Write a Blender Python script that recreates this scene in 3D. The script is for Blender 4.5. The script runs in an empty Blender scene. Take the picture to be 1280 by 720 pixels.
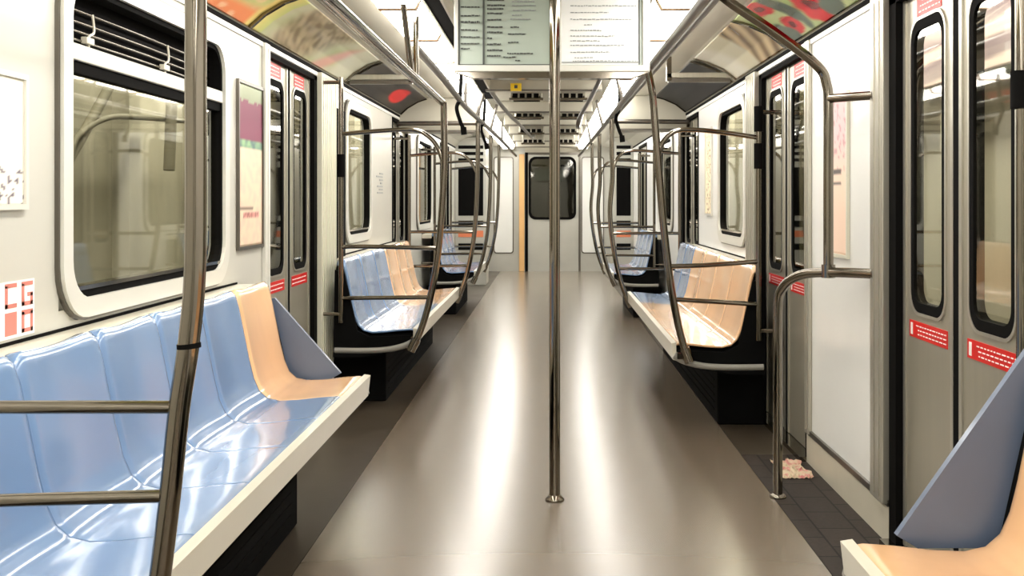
import bpy, bmesh, math, random
from mathutils import Vector, noise
random.seed(7)
S = bpy.context.scene
COL = S.collection
F, VX, VY, H = 1300.0, 686.0, 250.0, 1.2      # focal length (px), vanishing point, eye height
WL, WR = -1.32, 1.19                           # inner faces of the side walls
ZT = 1.94                                      # top of the side walls
YN, YE = -3.0, 17.5                            # near and far end of the car interior

# ------------------------------------------------------------------ materials
def lin(c):
    c = c / 255.0
    return c / 12.92 if c <= 0.04045 else ((c + 0.055) / 1.055) ** 2.4
def rgb(r, g, b): return (lin(r), lin(g), lin(b), 1.0)
def mat(name, col, rough=.5, metal=0.0, coat=0.0, var=0.0, scale=(6, 6, 6), bump=0.0, bscale=(40, 40, 40), rvar=0.0, spec=.5):
    m = bpy.data.materials.new(name); m.use_nodes = True
    nt = m.node_tree; p = nt.nodes['Principled BSDF']
    p.inputs['Base Color'].default_value = col; p.inputs['Roughness'].default_value = rough
    p.inputs['Metallic'].default_value = metal; p.inputs['Coat Weight'].default_value = coat
    p.inputs['Coat Roughness'].default_value = .12; p.inputs['Specular IOR Level'].default_value = spec
    tc = nt.nodes.new('ShaderNodeTexCoord')
    def nz(sc, det=4):
        mp = nt.nodes.new('ShaderNodeMapping'); mp.inputs['Scale'].default_value = sc
        n = nt.nodes.new('ShaderNodeTexNoise'); n.inputs['Scale'].default_value = 1; n.inputs['Detail'].default_value = det
        nt.links.new(tc.outputs['Object'], mp.inputs['Vector']); nt.links.new(mp.outputs['Vector'], n.inputs['Vector'])
        return n
    n = nz(scale)
    if var >= 0:
        v = max(var, .02)
        mr = nt.nodes.new('ShaderNodeMapRange'); mr.inputs['From Min'].default_value = .3; mr.inputs['From Max'].default_value = .7
        mr.inputs['To Min'].default_value = 1 - v; mr.inputs['To Max'].default_value = 1 + v
        mx = nt.nodes.new('ShaderNodeMix'); mx.data_type = 'RGBA'; mx.blend_type = 'MULTIPLY'; mx.inputs[0].default_value = 1
        nt.links.new(n.outputs['Fac'], mr.inputs['Value'])
        mx.inputs[6].default_value = col
        nt.links.new(mr.outputs['Result'], mx.inputs[7]); nt.links.new(mx.outputs[2], p.inputs['Base Color'])
    if rvar:
        m2 = nt.nodes.new('ShaderNodeMapRange'); m2.inputs['From Min'].default_value = .3; m2.inputs['From Max'].default_value = .7
        m2.inputs['To Min'].default_value = rough - rvar; m2.inputs['To Max'].default_value = rough + rvar
        nt.links.new(n.outputs['Fac'], m2.inputs['Value']); nt.links.new(m2.outputs['Result'], p.inputs['Roughness'])
    if bump:
        n2 = nz(bscale, 3); b = nt.nodes.new('ShaderNodeBump'); b.inputs['Strength'].default_value = bump; b.inputs['Distance'].default_value = .01
        nt.links.new(n2.outputs['Fac'], b.inputs['Height']); nt.links.new(b.outputs['Normal'], p.inputs['Normal'])
    return m
def emis(name, col, st):
    m = bpy.data.materials.new(name); m.use_nodes = True
    p = m.node_tree.nodes['Principled BSDF']
    p.inputs['Base Color'].default_value = (.8, .8, .78, 1); p.inputs['Emission Color'].default_value = col
    p.inputs['Emission Strength'].default_value = st; p.inputs['Roughness'].default_value = .4
    return m
def glassy(name, tint, gloss=.25, rough=.03):
    m = bpy.data.materials.new(name); m.use_nodes = True
    nt = m.node_tree; nt.nodes.clear()
    o = nt.nodes.new('ShaderNodeOutputMaterial'); t = nt.nodes.new('ShaderNodeBsdfTransparent'); g = nt.nodes.new('ShaderNodeBsdfGlossy')
    t.inputs['Color'].default_value = tint; g.inputs['Roughness'].default_value = rough; g.inputs['Color'].default_value = (.9, .9, .85, 1)
    fr = nt.nodes.new('ShaderNodeFresnel'); fr.inputs['IOR'].default_value = 1.45
    ad = nt.nodes.new('ShaderNodeMath'); ad.operation = 'ADD'; ad.use_clamp = True; ad.inputs[1].default_value = gloss
    mx = nt.nodes.new('ShaderNodeMixShader')
    geo = nt.nodes.new('ShaderNodeNewGeometry'); inv = nt.nodes.new('ShaderNodeMath'); inv.operation = 'SUBTRACT'; inv.inputs[0].default_value = 1
    mu = nt.nodes.new('ShaderNodeMath'); mu.operation = 'MULTIPLY'       # only the outer face of a pane mirrors
    nt.links.new(geo.outputs['Backfacing'], inv.inputs[1]); nt.links.new(inv.outputs[0], mu.inputs[1])
    nt.links.new(fr.outputs[0], ad.inputs[0]); nt.links.new(ad.outputs[0], mu.inputs[0]); nt.links.new(mu.outputs[0], mx.inputs[0])
    nt.links.new(t.outputs[0], mx.inputs[1]); nt.links.new(g.outputs[0], mx.inputs[2]); nt.links.new(mx.outputs[0], o.inputs['Surface'])
    return m
def printed(name, rough=.25):
    m = bpy.data.materials.new(name); m.use_nodes = True
    nt = m.node_tree; p = nt.nodes['Principled BSDF']; a = nt.nodes.new('ShaderNodeAttribute'); a.attribute_name = 'ink'
    nt.links.new(a.outputs['Color'], p.inputs['Base Color']); p.inputs['Roughness'].default_value = rough
    return m
def floor_tiles(name, c1, c2, cm, sx, sy):
    m = bpy.data.materials.new(name); m.use_nodes = True
    nt = m.node_tree; p = nt.nodes['Principled BSDF']
    tc = nt.nodes.new('ShaderNodeTexCoord'); mp = nt.nodes.new('ShaderNodeMapping'); mp.inputs['Rotation'].default_value = (0, 0, math.pi / 2)
    b = nt.nodes.new('ShaderNodeTexBrick'); b.inputs['Color1'].default_value = c1; b.inputs['Color2'].default_value = c2; b.inputs['Mortar'].default_value = cm
    b.inputs['Scale'].default_value = 1; b.inputs['Brick Width'].default_value = sy; b.inputs['Row Height'].default_value = sx; b.inputs['Mortar Size'].default_value = .004
    n = nt.nodes.new('ShaderNodeTexNoise'); n.inputs['Scale'].default_value = 60
    mx = nt.nodes.new('ShaderNodeMix'); mx.data_type = 'RGBA'; mx.blend_type = 'MULTIPLY'; mx.inputs[0].default_value = .5
    nt.links.new(tc.outputs['Object'], mp.inputs['Vector']); nt.links.new(mp.outputs['Vector'], b.inputs['Vector']); nt.links.new(tc.outputs['Object'], n.inputs['Vector'])
    nt.links.new(b.outputs['Color'], mx.inputs[6]); nt.links.new(n.outputs['Fac'], mx.inputs[7]); nt.links.new(mx.outputs[2], p.inputs['Base Color'])
    p.inputs['Roughness'].default_value = .6; p.inputs['Specular IOR Level'].default_value = .2
    return m

M = dict(
    steel=mat('brushed_steel', (.23, .205, .17, 1), .10, 1.0),
    darksteel=mat('dark_steel', (.16, .145, .125, 1), .3, .9, var=.06, scale=(60, 60, 3)),
    wall=mat('cream_wall_laminate', (.57, .56, .50, 1), .32, 0, .15, var=.02, scale=(2, 2, 2)),
    wallwhite=mat('white_wall_laminate', (.80, .80, .77, 1), .3, 0, .2, var=.02, scale=(2, 2, 2)),
    frame=mat('window_surround_plastic', (.68, .67, .61, 1), .3, 0, .2),
    post=mat('pale_post', (.70, .68, .56, 1), .3, .15, 0, var=.05, scale=(40, 40, 1)),
    postmetal=mat('door_post_metal', (.50, .48, .41, 1), .3, .7, 0, var=.08, scale=(50, 50, 1)),
    door=mat('door_leaf_metal', (.40, .375, .30, 1), .34, .55, 0, var=.06, scale=(30, 30, 1.5), rvar=.05),
    enddoor=mat('end_door_metal', (.50, .49, .44, 1), .35, .3, 0, var=.05, scale=(3, 3, 3)),
    rubber=mat('black_rubber', (.004, .0037, .0035, 1), .8, spec=.06),
    black=mat('black_metal_cover', (.004, .004, .004, 1), .8, 0, 0, var=.3, spec=.06),
    blue=mat('blue_fibreglass', rgb(108, 138, 178), .25, 0, .8, var=.04, scale=(5, 5, 5)),
    tan=mat('tan_fibreglass', rgb(233, 187, 140), .22, 0, .8, var=.04, scale=(9, 9, 2)),
    slate=mat('slate_blue_plastic', rgb(92, 106, 130), .35, 0, .2, var=.04),
    cream=mat('cream_edge', (.66, .625, .52, 1), .3, 0, .3),
    grey=mat('grey_underframe', (.33, .32, .29, 1), .4, .3),
    ceil=mat('ceiling_panel', (.46, .435, .355, 1), .4, 0, .1, var=.03, scale=(2, 2, 2)),
    beige=mat('beige_panel', (.56, .52, .42, 1), .4, 0, .1, var=.03),
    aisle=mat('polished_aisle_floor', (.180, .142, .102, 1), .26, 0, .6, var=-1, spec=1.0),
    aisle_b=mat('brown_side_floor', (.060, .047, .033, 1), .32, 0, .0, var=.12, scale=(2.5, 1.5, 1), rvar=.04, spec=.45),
    tile=floor_tiles('dark_stone_tiles', (.055, .042, .034, 1), (.038, .03, .025, 1), (.005, .004, .004, 1), .14, .20),
    light=emis('light_diffuser', (1, .965, .90, 1), 8.5),
    lightframe=mat('light_end_frame', (.75, .52, .34, 1), .4),
    red=mat('red_sticker', rgb(205, 14, 6), .4),
    pinkred=mat('faded_red_print', rgb(214, 130, 118), .4),
    white=mat('white_print', (.88, .86, .82, 1), .4),
    ink=mat('dark_print', (.06, .065, .06, 1), .5),
    inkgrey=mat('grey_print', (.33, .35, .35, 1), .5),
    paper=mat('sign_paper', rgb(176, 188, 176), .3, 0, .2, var=.05, scale=(2, 2, 2)),
    paperwhite=mat('sign_paper_white', (.9, .91, .9, 1), .3, 0, .2, var=.03),
    yellow=mat('yellow_sign', rgb(236, 200, 30), .4),
    gold=mat('gold_post', rgb(226, 180, 120), .35),
    glass=glassy('window_glass', (.84, .84, .78, 1), .05),
    glassdark=glassy('tinted_glass', (.34, .33, .27, 1), .06),
    tunnel=mat('tunnel_wall', (.40, .375, .315, 1), .8, 0, 0, var=.18, scale=(.6, 2.0, .5), spec=.2),
    tunnelpipe=mat('tunnel_pipe_paint', (.16, .145, .11, 1), .7),
    tunneldark=mat('tunnel_dark', (.02, .02, .018, 1), .8),
    print=printed('printed_card'), printm=printed('printed_card_matt', .5),
    orange=mat('orange_band', rgb(226, 130, 90), .4),
)
M['aisle'].node_tree.nodes['Principled BSDF'].inputs['Coat Roughness'].default_value = .24
# ------------------------------------------------------------------ mesh helpers
class MB:
    def __init__(s): s.v = []; s.f = []; s.m = []; s.sm = []; s.mats = []
    def mi(s, m):
        if m not in s.mats: s.mats.append(m)
        return s.mats.index(m)
    def add(s, vs, fs, m, smooth=False):
        b = len(s.v); s.v += [tuple(v) for v in vs]; k = s.mi(m)
        for f in fs: s.f.append(tuple(b + i for i in f)); s.m.append(k); s.sm.append(smooth)
    def box(s, x0, x1, y0, y1, z0, z1, m, bv=0.0):
        x0, x1 = sorted((x0, x1)); y0, y1 = sorted((y0, y1)); z0, z1 = sorted((z0, z1))
        if bv <= 0:
            vs = [(x, y, z) for x in (x0, x1) for y in (y0, y1) for z in (z0, z1)]
            s.add(vs, [(0, 1, 3, 2), (4, 6, 7, 5), (0, 4, 5, 1), (2, 3, 7, 6), (0, 2, 6, 4), (1, 5, 7, 3)], m)
        else:
            bm = bmesh.new(); bmesh.ops.create_cube(bm, size=1)
            for v in bm.verts: v.co = Vector(((x0 + x1) / 2 + v.co.x * (x1 - x0), (y0 + y1) / 2 + v.co.y * (y1 - y0), (z0 + z1) / 2 + v.co.z * (z1 - z0)))
            bmesh.ops.bevel(bm, geom=bm.edges[:], offset=bv, segments=2, profile=.5, affect='EDGES')
            bm.verts.ensure_lookup_table(); s.add([v.co.copy() for v in bm.verts], [[v.index for v in f.verts] for f in bm.faces], m, False); bm.free()
    def prism(s, poly, axis, a0, a1, m):      # poly in the two other axes (in x,y,z order)
        def P(p, a):
            q = list(p); q.insert(axis, a); return q
        n = len(poly); vs = [P(p, a0) for p in poly] + [P(p, a1) for p in poly]
        fs = [tuple(range(n)), tuple(range(2 * n - 1, n - 1, -1))] + [(i, (i + 1) % n, n + (i + 1) % n, n + i) for i in range(n)]
        s.add(vs, fs, m)
    def tube(s, pts, r, m, n=14, smooth_path=True, cap=True, sub=6):
        P = [Vector(p) for p in pts]
        if smooth_path and len(P) > 2:
            Q = []
            for i in range(len(P) - 1):
                p0 = P[max(i - 1, 0)]; p1 = P[i]; p2 = P[i + 1]; p3 = P[min(i + 2, len(P) - 1)]
                for k in range(sub):
                    t = k / sub; t2 = t * t; t3 = t2 * t
                    Q.append(.5 * ((2 * p1) + (p2 - p0) * t + (2 * p0 - 5 * p1 + 4 * p2 - p3) * t2 + (3 * p1 - p0 - 3 * p2 + p3) * t3))
            Q.append(P[-1]); P = Q
        T = []
        for i in range(len(P)):
            T.append((P[min(i + 1, len(P) - 1)] - P[max(i - 1, 0)]).normalized())
        u = Vector((0, 0, 1)) if abs(T[0].z) < .9 else Vector((1, 0, 0))
        u = (u - T[0] * u.dot(T[0])).normalized(); vs = []; fs = []
        for i, p in enumerate(P):
            u = (u - T[i] * u.dot(T[i])).normalized(); w = T[i].cross(u)
            rr = r[min(i, len(r) - 1)] if isinstance(r, (list, tuple)) else r
            for k in range(n):
                a = 2 * math.pi * k / n; vs.append(p + u * math.cos(a) * rr + w * math.sin(a) * rr)
        for i in range(len(P) - 1):
            for k in range(n): fs.append((i * n + k, i * n + (k + 1) % n, (i + 1) * n + (k + 1) % n, (i + 1) * n + k))
        s.add(vs, fs, m, True)
        if cap: s.add(vs[:n], [tuple(range(n - 1, -1, -1))], m); s.add(vs[-n:], [tuple(range(n))], m)
    def lathe(s, c, prof, m, n=20, axis=2):
        vs = []; fs = []
        for r, h in prof:
            for k in range(n):
                a = 2 * math.pi * k / n; q = [math.cos(a) * r, math.sin(a) * r]; q.insert(axis, h); vs.append((c[0] + q[0], c[1] + q[1], c[2] + q[2]))
        for i in range(len(prof) - 1):
            for k in range(n): fs.append((i * n + k, i * n + (k + 1) % n, (i + 1) * n + (k + 1) % n, (i + 1) * n + k))
        fs += [tuple(range(n - 1, -1, -1)), tuple((len(prof) - 1) * n + k for k in range(n))]
        s.add(vs, fs, m, True)
    def build(s, name, parent=None):
        me = bpy.data.meshes.new(name); me.from_pydata(s.v, [], s.f); me.update()
        for m in s.mats: me.materials.append(m)
        for i, p in enumerate(me.polygons): p.material_index = s.m[i]; p.use_smooth = s.sm[i]
        bm = bmesh.new(); bm.from_mesh(me); bmesh.ops.recalc_face_normals(bm, faces=bm.faces[:]); bm.to_mesh(me); bm.free()
        o = bpy.data.objects.new(name, me); COL.objects.link(o)
        if parent: o.parent = parent; o.matrix_parent_inverse = parent.matrix_world.inverted() if False else o.matrix_parent_inverse
        return o
def tag(o, label=None, cat=None, group=None, kind=None):
    if label: o['label'] = label
    if cat: o['category'] = cat
    if group: o['group'] = group
    if kind: o['kind'] = kind
    return o
def empty(name, loc, label=None, cat=None, group=None, kind=None):
    o = bpy.data.objects.new(name, None); COL.objects.link(o); o.location = loc; o.empty_display_size = .05
    o['_b'] = 1; del o['_b']
    return tag(o, label, cat, group, kind)
def put(mb, name, parent, label=None):          # geometry given in world coordinates, parented to an Empty with a location
    o = mb.build(name); o.parent = parent
    off = Vector((0, 0, 0)); p = parent
    while p: off += p.location; p = p.parent
    o.data.transform(__import__('mathutils').Matrix.Translation(-off))
    if label: o['label'] = label
    return o
def clone(root, dx=(0, 0, 0)):
    def cp(o, par):
        c = o.copy(); COL.objects.link(c); c.parent = par
        for ch in [q for q in bpy.data.objects if q.parent == o]: cp(ch, c)
        return c
    kids = {}
    c = cp(root, None); c.location = root.location + Vector(dx); return c
def rrect(y0, y1, z0, z1, r, n=7):
    out = []
    for cy, cz, a0 in ((y1 - r, z1 - r, 0), (y0 + r, z1 - r, 90), (y0 + r, z0 + r, 180), (y1 - r, z0 + r, 270)):
        for k in range(n + 1):
            a = math.radians(a0 + 90 * k / n); out.append((cy + r * math.cos(a), cz + r * math.sin(a)))
    return out
def ring(mb, outer, inner, xa, xb, m, axis=0):
    n = len(outer)
    def P(p, a):
        q = list(p); q.insert(axis, a); return q
    vs = [P(p, xa) for p in outer] + [P(p, xa) for p in inner] + [P(p, xb) for p in outer] + [P(p, xb) for p in inner]
    fs = []
    for i in range(n):
        j = (i + 1) % n
        fs += [(i, j, n + j, n + i), (2 * n + i, 3 * n + i, 3 * n + j, 2 * n + j), (i, 2 * n + i, 2 * n + j, j), (n + i, n + j, 3 * n + j, 3 * n + i)]
    mb.add(vs, fs, m)
def slab(mb, pts, xa, xb, m, axis=0): mb.prism(pts, axis, xa, xb, m)
def card(name, surf, func, nu, nv, m, parent=None):   # a printed card: surf(u,v) -> point, func(u,v) -> colour
    vs = []; cols = []
    for j in range(nv + 1):
        for i in range(nu + 1):
            vs.append(surf(i / nu, j / nv)); cols.append(func(i / nu, j / nv))
    fs = [(j * (nu + 1) + i, j * (nu + 1) + i + 1, (j + 1) * (nu + 1) + i + 1, (j + 1) * (nu + 1) + i) for j in range(nv) for i in range(nu)]
    me = bpy.data.meshes.new(name); me.from_pydata([tuple(v) for v in vs], [], fs); me.update()
    at = me.color_attributes.new('ink', 'FLOAT_COLOR', 'POINT')
    for i, c in enumerate(cols): at.data[i].color = (c[0], c[1], c[2], 1)
    for p in me.polygons: p.use_smooth = True
    me.materials.append(m); o = bpy.data.objects.new(name, me); COL.objects.link(o)
    md = o.modifiers.new('thick', 'SOLIDIFY'); md.thickness = .003; md.offset = 0
    if parent:
        o.parent = parent; me.transform(__import__('mathutils').Matrix.Translation(-parent.location))
    return o
def mixc(a, b, t):
    t = max(0, min(1, t)); return tuple(a[i] * (1 - t) + b[i] * t for i in range(3))
def sst(a, b, x):
    t = max(0, min(1, (x - a) / (b - a))); return t * t * (3 - 2 * t)

C = lambda r, g_, b: (lin(r), lin(g_), lin(b))
# ------------------------------------------------------------------ shell: floor, walls, ceiling, end wall
g = MB()
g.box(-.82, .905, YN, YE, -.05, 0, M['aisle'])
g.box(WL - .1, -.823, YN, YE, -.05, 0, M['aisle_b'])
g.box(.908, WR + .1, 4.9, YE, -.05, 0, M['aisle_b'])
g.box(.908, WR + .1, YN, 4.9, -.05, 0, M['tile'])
g.box(-.823, -.82, YN, YE, -.05, -.001, M['rubber']); g.box(.905, .908, YN, YE, -.05, -.001, M['rubber'])
tag(g.build('floor'), kind='structure')

OPEN_L = [(2.80, 4.20, .90, 1.83), (4.86, 5.90, 0, 1.90), (6.70, 7.66, .95, 1.83), (8.75, 9.75, 0, 1.90), (10.35, 11.65, .93, 1.83), (12.6, 13.7, 0, 1.90)]
OPEN_R = [(2.32, 3.62, 0, 1.90), (4.77, 5.86, 0, 1.90), (6.22, 7.24, .95, 1.83), (8.25, 9.30, 0, 1.90), (9.90, 11.20, .93, 1.83), (12.6, 13.7, 0, 1.90)]
def wall(name, x, t, opens, m):
    g = MB(); y = YN
    for a, b, z0, z1 in opens:
        g.box(x, x + t, y, a, 0, ZT, m)
        if z0 > 0: g.box(x, x + t, a, b, 0, z0, m)
        g.box(x, x + t, a, b, z1, ZT, m); y = b
    g.box(x, x + t, y, YE, 0, ZT, m)
    return tag(g.build(name), kind='structure')
wall('wall_left', WL, -.07, OPEN_L, M['wall']); wall('wall_right', WR, .07, OPEN_R, M['wallwhite'])
g = MB(); g.box(WL - .07, WR + .07, YN - .06, YN, 0, 2.2, M['wall']); tag(g.build('wall_back'), kind='structure')

def ceil_profile():
    return [(-1.36, 1.94), (-1.32, 1.94), (-1.25, 2.015), (-1.16, 2.07), (-1.07, 2.10), (-.56, 2.10), (-.50, 2.15), (.42, 2.15), (.47, 2.10), (.90, 2.10), (1.0, 2.075), (1.10, 2.03), (1.19, 1.95), (1.24, 1.95)]
pr = ceil_profile(); g = MB(); n = len(pr)
poly = pr + [(x, 2.25) for x, z in reversed(pr)]
vs = [(x, y, z) for y in (YN, YE) for x, z in poly]
N = len(poly)
g.add(vs, [(i, i + 1, N + i + 1, N + i) for i in range(N - 1)] + [(N - 1, 0, N, 2 * N - 1)], M['ceil'])
tag(g.build('ceiling'), kind='structure')
# black gasket line between wall and advertisement cove
for nm, x, s in (('trim_1', WL, 1), ('trim_2', WR, -1)):
    g = MB(); g.box(x, x + s * .012, YN, YE, 1.928, 1.945, M['rubber']); g.box(x, x + s * .008, YN, YE, 1.905, 1.926, M['wallwhite'])
    tag(g.build(nm), kind='structure')
# soffit beams crossing the coves
for nm, x0, x1, y in (('beam_1', WL, -.62, 9.15), ('beam_2', .60, WR, 8.95)):
    g = MB(); g.box(x0, x1, y, y + .3, 1.80, 2.10, M['ceil'], .01); g.box(x0, x1, y - .012, y, 1.80, 1.815, M['darksteel'])
    tag(g.build(nm), kind='structure')
# skirting
g = MB()
for a, b in ((3.62, 4.77), (5.86, 8.25), (9.3, 12.6), (13.7, YE)):
    g.box(WR - .008, WR, a, b, 0, .13, M['beige'])
    g.box(WR - .012, WR, a, b, .132, .155, M['darksteel'])
tag(g.build('baseboard_right'), kind='structure')
g = MB()
for a, b in ((YN, 4.86), (5.9, 8.75), (9.75, 12.6), (13.7, YE)): g.box(WL, WL + .02, a, b, 0, .13, M['darksteel'])
tag(g.build('baseboard_left'), kind='structure')

# end wall with its door
g = MB()
g.box(WL - .07, -.40, YE, YE + .06, 0, 2.2, M['enddoor']); g.box(.535, WR + .07, YE, YE + .06, 0, 2.2, M['enddoor']); g.box(-.40, .535, YE, YE + .06, 2.0, 2.2, M['beige'])
tag(g.build('wall_end'), kind='structure')
g = MB()
for x0, x1 in ((-.93, -.59), (.545, .93)):
    o = rrect(x0, x1, .30, 1.93, .05); i = rrect(x0 + .018, x1 - .018, .318, 1.912, .04)
    ring(g, o, i, YE - .012, YE, M['darksteel'], 1); slab(g, i, YE - .008, YE, M['wallwhite'], 1)
tag(g.build('trim_3'), kind='structure')
d = empty('door_1', (.07, YE, 0), kind='structure')
g = MB(); fo = [(-.40, 0), (-.40, 2.0), (.535, 2.0), (.535, 0)]
g.box(-.40, -.35, YE - .02, YE + .05, 0, 2.0, M['rubber']); g.box(.50, .535, YE - .02, YE + .05, 0, 2.0, M['darksteel']); g.box(-.35, .50, YE - .02, YE + .05, 1.96, 2.0, M['darksteel'])
put(g, 'door_frame', d)
g = MB(); wi = (-.31, .43, .90, 1.90)
g.box(-.35, wi[0], YE, YE + .03, 0, 1.96, M['enddoor']); g.box(wi[1], .50, YE, YE + .03, 0, 1.96, M['enddoor']); g.box(wi[0], wi[1], YE, YE + .03, 0, wi[2], M['enddoor']); g.box(wi[0], wi[1], YE, YE + .03, wi[3], 1.96, M['enddoor'])
lf = put(g, 'door_leaf', d)
g = MB(); ring(g, rrect(-.34, .46, .87, 1.93, .12), rrect(-.30, .42, .91, 1.89, .10), YE - .012, YE + .01, M['rubber'], 1); put(g, 'window_gasket', lf)
g = MB(); g.box(wi[0], wi[1], YE + .012, YE + .018, wi[2], wi[3], M['glassdark']); put(g, 'window_pane', lf)
g = MB(); g.box(-.50, -.41, YE - .05, YE - .002, 0, 1.97, M['gold'], .01); tag(g.build('door_post'), 'slim gold coloured post standing left of the end door', 'post')

# ------------------------------------------------------------------ tunnel outside
for nm, x, s in (('wall_outside_left', -2.5, -1), ('wall_outside_right', 2.4, 1)):
    g = MB(); g.box(x, x + s * .1, YN, YE + 4, -.6, 3.4, M['tunnel'])
    y = .2
    while y < YE + 3:
        g.box(x, x - s * .10, y, y + .16, -.6, 3.2, M['tunnel']); y += 1.15
    for z in (.4,): g.box(x, x - s * .05, YN, YE + 4, z, z + .05, M['tunnel'])
    g.box(x, x - s * .3, YN, YE + 4, 3.05, 3.4, M['tunneldark'])
    tag(g.build(nm), kind='structure')
g = MB(); g.box(-.75, .03, YE + .7, YE + .8, -.2, 2.3, M['tunnel']); tag(g.build('end_backing_panel'), kind='structure')  # added panel behind the end door, lightens the left half of its window
g = MB(); g.box(-2.6, 2.5, YE + 2.2, YE + 2.3, -.6, 3.4, M['tunneldark']); tag(g.build('wall_outside_end'), kind='structure')
g = MB(); g.box(-2.6, 2.5, YN, YE + 2.3, -.7, -.6, M['tunneldark']); tag(g.build('ground_outside'), kind='structure')

for pts, r in (([(-2.36, 5.62, 1.95), (-2.36, 5.595, 1.82), (-2.36, 4.92, 1.238)], .028), ([(-2.34, 5.08, 1.40), (-2.34, 5.17, 1.52), (-2.34, 5.49, 1.63), (-2.34, 5.9, 1.67), (-2.34, 6.75, 1.71)], .016),
               ([(-2.36, 5.15, 1.90), (-2.36, 4.90, 1.60)], .014), ([(-2.30, 6.36, 1.95), (-2.30, 6.30, 1.38)], .035)):
    g = MB(); g.tube(pts, r, M['tunnelpipe'], 10); tag(g.build('tunnel_pipe'), 'dull brown pipe on the tunnel wall seen through the nearest left window', 'pipe', 'pipes on the tunnel wall')
def stripes(u, v):
    h = math.sin((v * 6 + u * .8) * 5.2) * .5 + .5; return mixc(mixc(C(128, 104, 124), C(196, 180, 190), .5 + noise.noise((u * 4, v * 9, 3))), C(250, 226, 226), sst(.55, .8, h) * (1 - sst(.5, .7, v)))
e = empty('reflection', (2.36, 6.2, 1.85), 'mauve striped reflection, painted on a panel outside the nearest right door', 'reflection')  # added panel: reflections in the door glass are painted as its stripes
card('printed_face', lambda u, v: (2.23, 4.6 + u * 3.3, 1.86 + v * .9), stripes, 60, 60, M['printm'], e)
g = MB(); g.box(2.24, 2.29, 4.6, 7.9, 1.84, 2.78, M['grey']); put(g, 'backing', e)
# ------------------------------------------------------------------ windows
def window(nm, W, y0, y1, z0, z1, hopper=False, glass='glass'):
    s = 1 if W < 0 else -1                     # s points into the car
    e = empty(nm, (W, (y0 + y1) / 2, z0), kind='structure')
    g = MB(); b = .055
    ring(g, rrect(y0 - b, y1 + b, z0 - b, z1 + b, .15), rrect(y0, y1, z0, z1, .11), W + s * .022, W - s * .05, M['frame'])
    ring(g, rrect(y0 - b - .008, y1 + b + .008, z0 - b - .008, z1 + b + .008, .155), rrect(y0 - b, y1 + b, z0 - b, z1 + b, .15), W + s * .012, W, M['darksteel'])
    put(g, 'window_frame', e)
    g = MB(); ring(g, rrect(y0 - .002, y1 + .002, z0 - .002, z1 + .002, .11), rrect(y0 + .018, y1 - .018, z0 + .022, z1 - .018, .095), W + s * .008, W - s * .045, M['rubber']); put(g, 'window_gasket', e)
    g = MB(); g.box(W - s * .012, W - s * .016, y0 + .01, y1 - .01, z0 + .01, 1.56 if hopper else z1 - .01, M[glass]); put(g, 'window_pane', e)
    g = MB(); g.box(W - s * .03, W + s * .012, y0 + .03, y1 - .03, z0 + .022, z0 + .034, M['steel']); put(g, 'sill_bead', e)
    if hopper:
        g = MB(); g.box(W + s * .014, W - s * .03, y0 + .01, y1 - .01, 1.588, 1.635, M['frame'], .004); g.box(W + s * .004, W - s * .03, y0 + .01, y1 - .01, 1.555, 1.588, M['rubber'])
        put(g, 'transom', e)
        g = MB(); g.box(W - s * .055, W - s * .10, y0 - .02, y1 + .02, 1.59, z1 + .02, M['rubber']); put(g, 'hopper_recess', e)
        for k, z in enumerate((1.66, 1.685, 1.712, 1.745)):
            g = MB(); g.tube([(W - s * .04, y0 + .02, z), (W - s * .04, (y0 + y1) / 2, z + .004), (W - s * .04, y1 - .02, z)], .0045, M['steel'], 8); put(g, 'hopper_rail', e)
        for yy in (3.05, 3.66):
            g = MB(); g.tube([(W - s * .03, yy, 1.64), (W - s * .036, yy + .015, 1.68), (W - s * .036, yy + .05, 1.70), (W - s * .036, yy + .04, 1.75)], .004, M['cream'], 8); g.box(W - s * .02, W - s * .04, yy - .03, yy + .02, 1.655, 1.675, M['cream'], .003); put(g, 'hopper_latch', e)
    return e
window('window_1', WL, 2.84, 4.18, .925, 1.81, True)
window('window_2', WL, 6.74, 7.62, .97, 1.80)
window('window_3', WL, 10.4, 11.6, .95, 1.80, glass='glassdark')
window('window_4', WR, 6.26, 7.18, .97, 1.79)
window('window_5', WR, 9.95, 11.15, .95, 1.80, glass='glassdark')

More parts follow.
